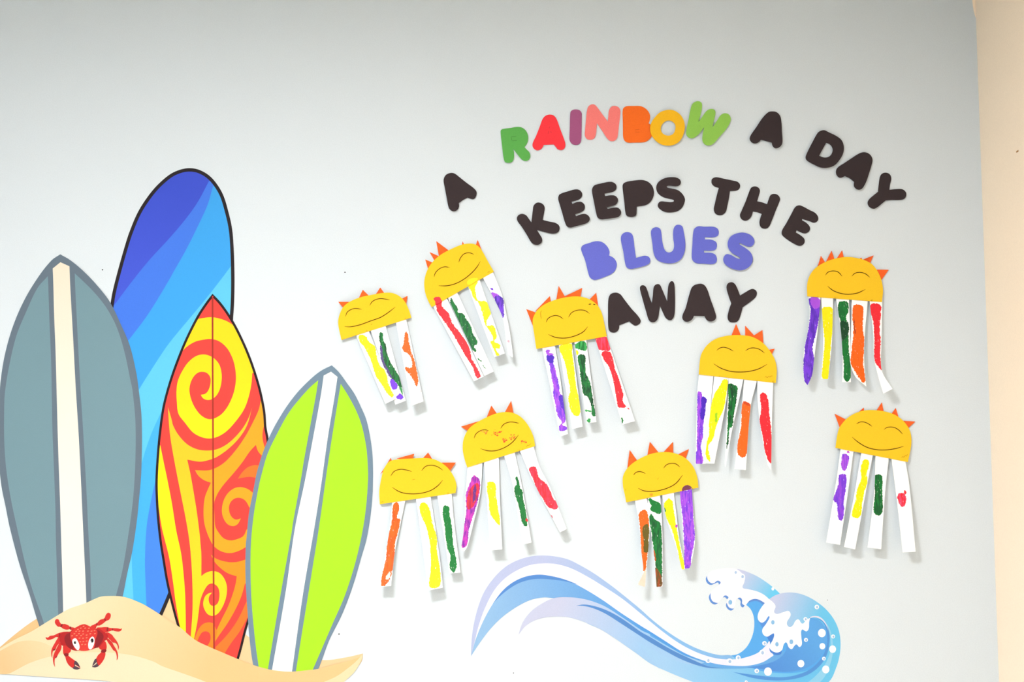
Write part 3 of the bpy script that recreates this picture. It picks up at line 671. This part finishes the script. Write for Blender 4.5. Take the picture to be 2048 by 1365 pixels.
def sun(rd, label, face, rays, lines, strips, marks=(), hexa=SUN, fold=0.001, specks=()):
    ring = smooth(rd(face), step=3)
    fp = rd(face)
    corners = [q for q in fp if q[2]]
    (xa, ya, _), (xb, yb, _) = corners[0], corners[1]
    if xa > xb:
        xa, ya, xb, yb = xb, yb, xa, ya
    down = np.array((-(yb - ya), (xb - xa)), float); down /= np.linalg.norm(down)
    mid = np.array(((xa + xb) / 2, (ya + yb) / 2))
    a = np.array(ring)
    hgt = max(-(a - mid) @ down)
    origin = P(mid[0], mid[1])
    root = thing('paper_sun', origin, label, 'paper sun', SGRP)
    side = np.array((down[1], -down[0]))
    def s_of(x, y):                       # distance below the cut edge, in photo pixels
        return (np.array((x, y)) - mid) @ down
    def fdepth(x, y):                     # the half disc bows away from the wall towards its cut edge
        t = 1 + s_of(x, y) / hgt
        return 0.0034 + 0.0095 * max(0.0, t) ** 2 + fold * min(1.3, max(0.0, 1 - t)) ** 2
    f = new_obj('face', sheet_mesh('face', [ring], fdepth, 0.0006, origin, grid=7), paper(hexa), root)
    fw = lambda x, y: fdepth(x, y) + 0.00065
    for nm, txt, wd in lines:
        new_obj(nm, sheet_mesh(nm, [ribbon(rd(txt), wd)], fw, 0.0001, origin), material('pencil_line', LINE if nm != 'pencil_scribble' else '#c08a20', mottle=0.02), f)
    for col, txt in marks:
        new_obj('paint_spot', sheet_mesh('paint_spot', [ragged(smooth(rd(txt), step=2), 0.5)], lambda x, y: fw(x, y) + 0.0001, 0.0001, origin, clips=[ring]), paint(col), f)
    for col, cx, cy, sp, n_ in specks:      # dabs of dry paint
        x0, y0, _ = rd('%g,%g' % (cx, cy))[0]
        rings = []
        for _i in range(n_):
            rr = random.uniform(0.5, 1.7)
            rings.append(ragged(ellipse(x0 + random.gauss(0, sp), y0 + random.gauss(0, sp * 0.55), rr * 1.5, rr, 9, random.uniform(-.6, .6)), 0.3))
        new_obj('paint_dab', sheet_mesh('paint_dab', rings, lambda x, y: fw(x, y) + 0.0001, 0.0001, origin, clips=[ring]), paint(col), f)
    for r in rays:
        q = rd(r)
        tip = np.array(q[0][:2]); b1 = np.array(q[1][:2]); b2 = np.array(q[2][:2])
        c = np.array((a[:, 0].mean(), a[:, 1].mean()))
        ext = []
        for b_ in (b1, b2):
            d = b_ - tip; L = np.linalg.norm(d); ext.append(b_ + d / L * min(6.0, L * 0.35))
        tri = smooth([(tip[0], tip[1], True), (ext[0][0], ext[0][1], True), (ext[1][0], ext[1][1], True)], step=4)
        rdep = lambda x, y: max(0.0008, fdepth(x, y) - 0.0016)
        new_obj('ray', sheet_mesh('ray', [tri], rdep, 0.0006, origin), paper(RAY), root)
    for i, (txt, amp, twist, paints) in enumerate(strips):
        q = rd(txt)
        body = smooth(q, step=5)
        b_ = np.array(body)
        s_all = (b_ - mid) @ down
        smax = s_all.max()
        u0 = ((b_ - mid) @ side).mean()
        k0, k1 = np.array(q[0][:2]), np.array(q[1][:2])
        # the glued end runs up behind the face
        ext = [(k0[0] - down[0]*11, k0[1] - down[1]*11, True), (k1[0] - down[0]*11, k1[1] - down[1]*11, True)]
        ring_s = smooth(ext + [(q[1][0], q[1][1], True)] + q[2:] + [(q[0][0], q[0][1], True)], step=5)
        off = 0.0009 + 0.0005 * (len(strips) - 1 - i) * 0.8
        def sdep(x, y, off=off, amp=amp, twist=twist, smax=smax, u0=u0):
            s = s_of(x, y)
            t = max(0.0, s) / smax
            u = ((np.array((x, y)) - mid) @ side - u0) / 14.0
            base = fdepth(*(mid + down * min(s, 0))) if s > 0 else fdepth(x, y)
            return max(0.0012, base - off - PAPER_T + amp * t ** 1.7 + twist * t * t * u)
        st = new_obj('streamer', sheet_mesh('streamer', [ring_s], sdep, PAPER_T, origin, grid=6), material('white_card', WHITE, rough=0.9, spec=0.05, mottle=0.01, k=0.86), root)
        for j, pt in enumerate(paints):
            col, pts = pt[0], pt[1]
            col2 = pt[2] if len(pt) > 2 else None
            pdep = lambda x, y, j=j: sdep(x, y) + PAPER_T + 0.00005 + 0.00012 * j
            pr = ragged(smooth(rd(pts), step=1.8), 0.85)
            try:
                new_obj('paint_stroke', sheet_mesh('paint_stroke', [pr], pdep, 0.0001, origin, clips=[ring_s], grid=6), paint(col, col2), st)
            except Exception as ex:
                print('paint failed', label, i, j, ex)
    return root

def faceset(l, r, m, *more):
    return [('eye', l, 1.5), ('eye', r, 1.5), ('mouth', m, 1.7)] + list(more)

H = 0.029
# 1: left, level with the tip of the green board
sun(Z(660, 560, 4.875), 'paper sun with three streamers, yellow, green and orange, nearest the surfboards in the upper group',
    '112,588! 80,430 90,350 130,265 200,210 300,170 400,148 520,128 610,130 690,170 740,230 775,310 793,370!',
    ['80,215 205,215 130,275', '320,97 385,160 280,180', '490,75 530,130 447,140', '757,157 700,185 745,222'],
    faceset('152,358 165,320 205,290 250,280 310,288', '387,252 410,215 450,192 500,183 583,197', '142,456 200,458 290,440 400,400 490,368 560,325 637,266', ('pencil_scribble', '398,440 404,434 412,430', 1.2)),
    [('262,560! 380,505! 645,1160! 540,1210!', H, 0, [(YEL, '285,545 340,545 385,610 440,650 450,720 490,840 540,880 560,930 565,1000 600,1080 615,1145 560,1110 510,1030 450,940 420,850 380,740 330,650 290,600')]),
     ('400,500! 545,460! 738,1180! 637,1218!', H*.9, 0, [(GRN, '490,510 515,520 520,590 545,640 560,720 600,820 650,900 700,990 705,1040 680,1050 650,1010 600,960 560,900 520,830 495,740 495,650 478,560', DGR),
                                                         ('#5a4a86', '495,640 512,690 525,790 575,890 600,960 545,880 505,800 490,720'), (PUR, '600,965 640,1000 660,1040 640,1070 600,1060 590,1030'), (PUR, '660,1130 680,1110 715,1140 700,1165 660,1160 645,1140'), ('#3c9a54', '672,1050 690,1048 712,1110 705,1128 685,1075')]),
     ('645,425! 745,395! 912,1185! 797,1228!', H*1.15, 0, [(ORA, '740,508 760,530 765,590 790,690 820,780 850,900 860,980 845,1040 825,1000 780,930 745,890 735,850 790,860 800,800 770,730 705,680 720,620 725,550'), (ORA, '868,1058 878,1068 890,1090 880,1080')])], fold=0.006)
# 2
sun(Z(830, 470, 4.4045), 'tilted paper sun below the lone black A, with red, green, yellow and purple streamers',
    '147,638! 115,580 88,500 82,410 105,320 150,245 220,180 320,125 420,85 500,78 550,95 590,140 640,230 695,325!',
    ['187,55 300,140 210,185', '128,152 215,190 170,225', '90,217 155,245 112,290', '420,57 432,85 413,88', '552,45 588,135 535,90'],
    faceset('168,372 180,335 215,300 260,282 305,288', '385,242 400,205 430,170 475,158 520,172', '208,449 290,448 370,425 440,385 500,335 545,285 575,235', ('pencil_scribble', '640,335 650,325 655,328 664,320', 1.0)),
    [('165,638! 280,560! 605,1250! 520,1290!', H*1.1, 0, [(REDP, '165,560 210,545 235,580 240,630 295,690 330,780 410,880 480,1000 500,1090 540,1160 578,1245 545,1260 510,1170 460,1090 400,990 350,900 270,780 200,680 185,620')]),
     ('290,555! 370,505! 693,1205! 612,1243!', H, 0, [(GRN, '315,560 345,600 375,650 380,685 420,690 450,740 490,800 510,870 545,930 545,965 520,980 540,1030 500,1005 470,950 420,880 390,790 350,710 320,640', '#0f5e30'), (GRN, '550,1085 570,1100 590,1118 570,1112'), (GRN, '598,1150 612,1165 624,1180 610,1170')]),
     ('465,450! 570,400! 790,1045! 700,1078!', H*1.1, 0, [(YEL, '470,450 545,405 530,470 540,540 555,580 630,590 670,690 630,760 640,800 690,800 710,850 720,900 700,940 750,970 745,1000 710,1005 745,1060 720,1065 695,1010 665,940 690,930 660,850 620,790 590,680 560,600 520,560 490,490')]),
     ('598,378! 690,338! 770,540 800,680 835,860 862,1060 860,1082! 818,1050! 800,900 775,740 715,600', H*1.3, 0.004, [(PUR2, '665,515 700,512 740,540 690,560'), (PUR, '700,555 735,535 780,575 780,640 775,735 750,680 715,610', '#4a2aa8'), (PUR, '665,470 690,478 682,490 668,484'), ('#f6b8c8', '815,930 830,925 835,945 822,950')])],
    marks=[(REDP, '165,562 210,546 232,572 240,605 190,630 178,590'), (YEL, '470,395 550,380 548,400 468,440')])
# 3
sun(Z(1040, 560, 4.136), 'paper sun next to the word AWAY, with purple, yellow, green and red streamers',
    '135,573! 120,470 105,360 110,310 145,250 200,205 280,170 380,145 480,138 560,155 630,200 670,260 690,330 718,468!',
    ['52,243 130,270 98,360', '247,135 140,245 255,178', '320,50 375,145 300,165', '515,67 387,128 500,140', '630,107 577,160 650,240'],
    faceset('215,352 235,318 285,296 325,302 358,325', '400,312 430,270 490,250 540,256 575,280', '235,452 290,475 360,483 430,472 490,450 530,425 560,388', ('brow', '567,204 590,200', 2.0), ('brow', '604,202 624,206', 2.0), ('pencil_scribble', '178,325 170,290 172,265 182,255', 1.0)),
    [('185,570! 290,553! 330,800 395,1275! 335,1297! 260,930', H*.9, 0, [(PUR2, '225,625 265,620 285,640 275,670 300,770 325,880 330,940 370,970 388,1030 385,1120 370,1180 350,1200 385,1220 390,1240 330,1250 325,1210 345,1180 310,1120 290,1020 275,950 275,880 260,800 240,690', PUR), ('#5028c8', '225,625 280,632 275,665 280,685 235,680'), ('#5a2ed0', '330,960 375,980 388,1040 380,1120 355,1080 330,1020'), (PUR2, '215,585 245,580 245,605 280,615 230,622')]),
     ('322,545! 430,530! 517,1215! 432,1235!', H*1.1, 0, [(YEL, '328,548 425,530 430,600 445,700 460,850 480,950 500,1060 485,1125 440,1115 420,1080 400,980 415,920 400,830 370,680 340,610')]),
     ('452,525! 548,500! 632,1178! 555,1185!', H*1.1, 0, [(GRN, '485,628 535,628 540,700 545,770 580,850 600,960 615,1060 623,1125 600,1130 590,1050 560,970 525,950 510,860 495,780 500,770 485,690', DGR), ('#3fb45a', '450,550 500,510 540,515 550,580 500,580', '#0f7d34'), (YEL, '455,585 480,590 478,620 462,612'), ('#32a24c', '535,1080 560,1078 590,1090 560,1092'), ('#32a24c', '555,1160 580,1150 580,1180 560,1180')]),
     ('622,485! 715,468! 950,1170! 848,1198!', H*1.0, 0, [(PNK, '622,490 715,475 745,580 690,585 640,570', REDP), (REDP, '680,600 740,595 765,640 780,720 810,800 845,910 855,960 850,1010 875,1050 830,1060 810,1050 795,960 770,830 740,730 690,650'), (GRN, '840,1140 855,1160 850,1185 842,1170'), (REDP, '890,1062 905,1068 896,1074')])])
# 4
sun(Z(1370, 640, 4.2656), 'paper sun under the last Y, with five streamers, three rays bunched on its right',
    '117,467! 130,330 150,270 200,205 270,160 370,135 470,131 570,145 660,195 720,260 765,340 782,420 775,540!',
    ['435,35 475,130 395,137', '513,50 595,140 513,135', '660,88 585,135 668,190', '765,247 720,255 742,292'],
    faceset('270,262 300,240 335,235 375,247 413,268', '515,265 550,245 590,240 640,255 678,284', '245,376 310,415 390,440 480,446 570,436 640,414 700,380', ('pencil_scribble', '680,495 690,485 700,494 715,484 725,490 735,480 750,480', 1.0)),
    [('120,470! 242,480! 175,1230! 92,1230! 105,620', H*.8, 0, [(PUR, '110,615 140,618 150,660 180,670 180,700 160,850 150,1000 135,1080 150,1230 92,1230 100,1100 105,900', PUR2), ('#4a22c4', '145,660 180,670 178,720 160,850 130,840 140,740')]),
     ('248,485! 370,493! 350,700 250,1228! 165,1225! 220,750', H*.8, 0, [(YEL, '330,510 365,520 355,620 330,760 290,850 260,930 240,1010 210,1060 195,1080 215,1210 190,1190 172,1100 205,980 205,850 225,720 260,620 300,560'), ('#a6dc1e', '265,795 278,830 265,880 257,840')]),
     ('372,497! 497,510! 450,730 400,950 345,1260! 340,1230! 360,800', H*.9, 0.004, [(GRN, '372,550 430,560 450,580 440,660 430,740 415,830 400,920 380,920 370,1050 355,1100 360,980 365,800 372,680', DGR)]),
     ('503,515! 612,525! 560,740 518,1283! 422,1272! 480,800', H*.9, 0, [(ORA, '500,700 560,730 555,850 540,1000 530,1130 500,1175 455,1150 445,1080 460,1000 480,900 485,740'), ('#d8481a', '500,693 560,726 555,740 500,712')]),
     ('617,525! 752,535! 740,900 735,1285! 705,1240! 650,950 620,700', H*1.1, -0.004, [(REDP, '645,632 690,630 705,670 715,740 725,850 735,950 735,1220 690,1150 665,1000 635,850 650,780 645,700')])])
# 5
sun(Z(1590, 490, 4.4045), 'highest paper sun on the right, with five streamers, below the E of THE',
    '107,455! 107,350 130,270 180,205 270,150 370,118 470,107 580,125 670,165 725,230 760,310 775,400 765,505!',
    ['228,97 262,150 200,188', '322,52 345,120 277,140', '415,47 428,110 367,120', '692,93 598,130 660,165', '825,220 715,218 765,305', '585,112 592,130 565,124'],
    faceset('268,268 290,242 335,230 380,240 415,277', '500,276 530,250 575,243 620,255 660,287', '287,365 340,405 410,430 475,436 550,425 620,393'),
    [('118,458! 225,467! 205,700 165,1030 150,1150 110,1238! 80,1190 78,950 110,780 130,600', H, 0.003, [(PUR, '120,480 215,480 222,540 205,680 175,820 155,900 160,960 170,1010 160,1120 130,1220 110,1238 82,1190 75,1020 85,960 85,900 110,780 130,660 135,560', '#5a2cc0'), (PUR2, '140,470 215,475 215,550 165,560')]),
     ('230,467! 335,478! 325,850 292,1185! 233,1182! 248,800', H*1.1, 0, [(YEL, '240,560 335,570 330,750 315,900 300,1100 285,1185 240,1175 245,1050 260,850 245,700')]),
     ('362,480! 475,492! 485,750 492,1210! 415,1210! 420,1000 400,720', H, 0, [(GRN, '385,510 430,495 465,510 470,580 450,640 470,700 470,800 475,950 490,1050 490,1170 460,1205 430,1170 430,1050 410,900 400,760 400,680 380,600', '#0f6a30'), (DGR, '400,680 465,690 470,780 440,830 405,850')]),
     ('500,495! 640,505! 610,850 612,1100 628,1250! 530,1160 485,1030 490,900', H*1.1, -0.004, [(ORA, '515,540 590,540 600,620 595,740 610,830 605,960 600,1050 615,1150 610,1215 570,1180 520,1100 490,1040 500,920 515,760'), ('#b8401c', '520,660 526,720 532,785 520,740')]),
     ('658,505! 768,510! 765,700 760,900 765,1110 858,1270! 778,1312! 730,1150 697,1000 690,800', H*1.2, 0.005, [(REDP, '665,535 750,530 755,600 745,740 755,850 750,980 765,1105 740,1080 700,1020 700,850 690,680')])])
# 6
sun(Z(1630, 790, 4.1364), 'paper sun at lower right with four long streamers, mostly bare white, nearest the peach wall',
    '168,440! 195,290 240,220 310,165 400,132 500,128 620,150 700,190 765,260 793,330 795,420 768,558!',
    ['162,158 255,205 205,275', '403,107 405,133 365,140', '553,62 567,140 508,132', '668,110 692,190 632,158', '830,222 720,215 775,272'],
    faceset('342,243 370,227 405,226 440,240 472,263', '570,288 600,270 650,270 690,290 725,326', '307,351 360,395 430,435 510,455 600,456 670,445 733,427', ('pencil_scribble', '715,522 728,512 735,518 748,502 754,510 766,492', 1.0)),
    [('212,447! 318,463! 280,750 207,1243! 92,1223! 175,720', H, 0, [(PUR2, '230,490 278,510 265,600 245,630 215,590 220,540', PUR), (PUR, '205,660 255,670 250,800 235,900 240,950 225,1040 195,1030 180,900 150,870 175,800 195,730', '#9a4ae8'), (MAG, '262,468 285,472 282,482 266,478')]),
     ('383,482! 478,498! 430,750 332,1280! 240,1260! 320,850', H*.9, 0, [(YEL, '395,550 420,535 445,545 445,600 425,650 435,710 410,800 390,900 370,1010 310,1010 310,960 335,880 350,780 380,700 378,620')]),
     ('500,508! 610,520! 580,800 547,1278! 435,1265! 490,800', H*.9, 0, [(GRN, '492,675 550,670 555,800 560,950 535,1000 490,980 488,900 495,800', '#0d5a2c')]),
     ('632,528! 748,555! 780,750 832,1300! 725,1305! 680,900', H*1.1, 0, [(REDP, '685,830 745,825 745,915 720,930 700,910', PNK), (REDP, '738,795 752,800 752,825 740,820')])])
# 7
sun(Z(1230, 870, 4.2656), 'lowest paper sun above the wave, with orange, green, yellow and purple streamers',
    '95,578! 85,520 68,440 70,350 120,270 210,205 320,160 430,148 520,162 600,200 665,270 700,360 712,452!',
    ['125,130 185,215 105,285', '297,60 375,155 278,165', '495,60 415,148 497,150', '630,122 545,165 605,198'],
    faceset('157,346 180,322 215,315 260,332', '413,287 440,257 480,245 520,250 554,276', '198,457 240,477 300,485 370,478 450,455 520,415 577,345', ('pencil_scribble', '86,462 92,472 86,482', 1.0), ('pencil_scribble', '362,385 372,365', 0.9)),
    [('170,560! 270,540! 300,700 290,900 270,1120 255,1300! 195,1280! 240,1170 225,1000 205,750', H*1.2, -0.004, [(ORA, '205,670 250,640 275,660 290,780 285,900 270,1080 245,1165 230,1060 220,900 210,760'), ('#6a5a14', '235,800 280,765 285,900 265,1010 245,900'), ('#fddcc8', '245,1180 262,1150 258,1290 200,1280')]),
     ('280,540! 385,520! 400,750 405,950 405,1295! 355,1300! 330,1000 295,750', H, 0, [(GRN, '288,545 330,560 385,590 390,670 330,660 300,640 310,610'), (GRN, '300,680 350,730 385,750 400,900 400,1000 395,1290 360,1270 345,1100 330,980 310,830', '#0d5a2c'), ('#c05a18', '330,990 345,1040 345,1080 335,1050'), ('#a04818', '340,1140 390,1200 397,1290 355,1297', BRN)]),
     ('402,512! 500,490! 525,700 550,900 595,1120 592,1150! 570,1150! 520,950 440,720', H*1.1, 0.003, [(YEL, '440,560 465,545 490,570 500,640 520,760 545,900 570,1020 595,1145 570,1150 530,970 480,800 430,690 415,600'), (GRN, '415,620 430,630 435,660 420,650'), (MAG, '515,780 530,770 530,790 518,795')]),
     ('553,480! 655,462! 670,700 682,900 650,1100 635,1140! 592,1145! 585,900 570,700', H*1.2, -0.003, [(PUR2, '555,480 655,465 668,700 680,880 650,1060 640,1135 597,1140 590,960 580,760 565,600', PUR)])],
    marks=[('#7a3a50', '575,455 610,430 650,445 655,475 575,480'), ('#f8a41e', '295,515 312,500 325,512 310,525')])
# 8
sun(Z(740, 790, 3.3293), 'paper sun beside the green surfboard, lower left, with orange, yellow and green streamers',
    '65,730! 62,640 75,560 95,490 130,445 190,430 280,425 370,422 440,435 510,480 555,540 575,600 570,655!',
    ['138,420 148,445 78,515', '295,393 195,420 285,430', '387,385 412,425 352,423', '572,452 495,452 540,498'],
    faceset('137,543 160,512 200,497 235,500 278,512', '342,508 370,478 410,470 450,480 486,504', '147,617 200,648 260,660 330,658 400,640 450,608 484,570', ('pencil_scribble', '280,567 300,563', 1.0), ('pencil_scribble', '75,718 85,712 92,716', 0.9)),
    [('148,718! 235,705! 205,850 165,1050 140,1275! 60,1278! 80,1180 130,900', H*1.1, 0, [(ORA, '155,730 185,720 195,760 180,820 200,830 185,920 165,1000 165,1080 150,1170 130,1230 100,1272 75,1270 85,1180 105,1100 120,950 145,850', '#e85c10'), ('#ffe8da', '120,1190 135,1180 128,1225 105,1225')]),
     ('308,700! 405,688! 430,850 465,1100 485,1285! 388,1305! 355,1050', H*1.1, 0, [(YEL, '335,730 375,725 400,780 420,870 445,950 445,1040 465,1150 465,1270 420,1290 395,1270 405,1150 400,1000 370,870 335,790')]),
     ('450,685! 545,675! 560,850 602,1185! 530,1190! 495,950', H*.8, 0, [(GRN, '485,750 522,745 530,800 545,880 555,1000 575,1100 575,1150 555,1185 530,1140 535,1080 515,1020 500,900')])], fold=0.008)
# 9
sun(Z(740, 790, 3.3293), 'paper sun with red paint smears across its face and a magenta streamer',
    '648,485! 630,430 617,360 625,290 660,225 720,180 800,140 870,118 940,118 1000,145 1050,200 1085,270 1100,342!',
    ['605,213 705,182 645,238', '808,72 842,122 783,135', '940,40 955,125 897,118'],
    faceset('693,291 705,262 735,240 765,234 790,239', '870,225 890,198 925,183 960,183 993,191', '735,360 790,374 840,372 900,350 950,315 990,267', ('pencil_scribble', '1040,350 1050,336 1058,338 1072,324', 1.0)),
    [('650,485! 748,460! 735,650 690,850 645,1020 625,1043! 605,1035! 625,900 635,700', H, 0.003, [('#d63fc0', '690,540 725,560 735,600 720,700 690,800 660,900 645,1000 615,1020 612,980 625,880 640,780 640,660 665,590', '#8a2aa8'), ('#ee3048', '690,600 720,590 725,650 690,740 650,760 655,650', '#a82458'), ('#6a2a86', '700,600 708,640 690,720 685,680')]),
     ('760,455! 858,430! 865,700 880,1030! 802,1037! 785,800', H*1.1, 0, [(YEL, '780,590 810,578 835,600 840,680 860,800 862,870 840,850 800,790 790,700')]),
     ('895,412! 965,390! 1010,600 1045,800 1075,985! 1018,997! 985,800 950,600', H*1.1, 0, [(GRN, '970,545 990,570 1000,620 1015,640 1020,700 1040,780 1045,840 1040,880 1010,845 995,760 970,680 960,620 975,595', '#0d6a30'), (REDP, '1038,825 1052,828 1050,845 1040,842')]),
     ('1000,378! 1090,350! 1130,480 1200,620 1310,895! 1265,917! 1150,700 1060,520', H*1.1, 0, [('#f03a56', '1060,490 1100,480 1115,520 1130,560 1180,600 1215,680 1250,755 1190,750 1150,690 1110,630 1085,560', REDP), ('#f03a56', '1195,800 1210,802 1216,828 1200,822')])],
    fold=0.005, specks=[('#f07a2a', 765, 250, 3.2, 7), ('#e04a1c', 838, 255, 4.5, 16), ('#e04a1c', 890, 299, 3.2, 11), ('#ea6424', 950, 284, 4.5, 13), ('#e85a20', 1024, 314, 2.8, 9)])
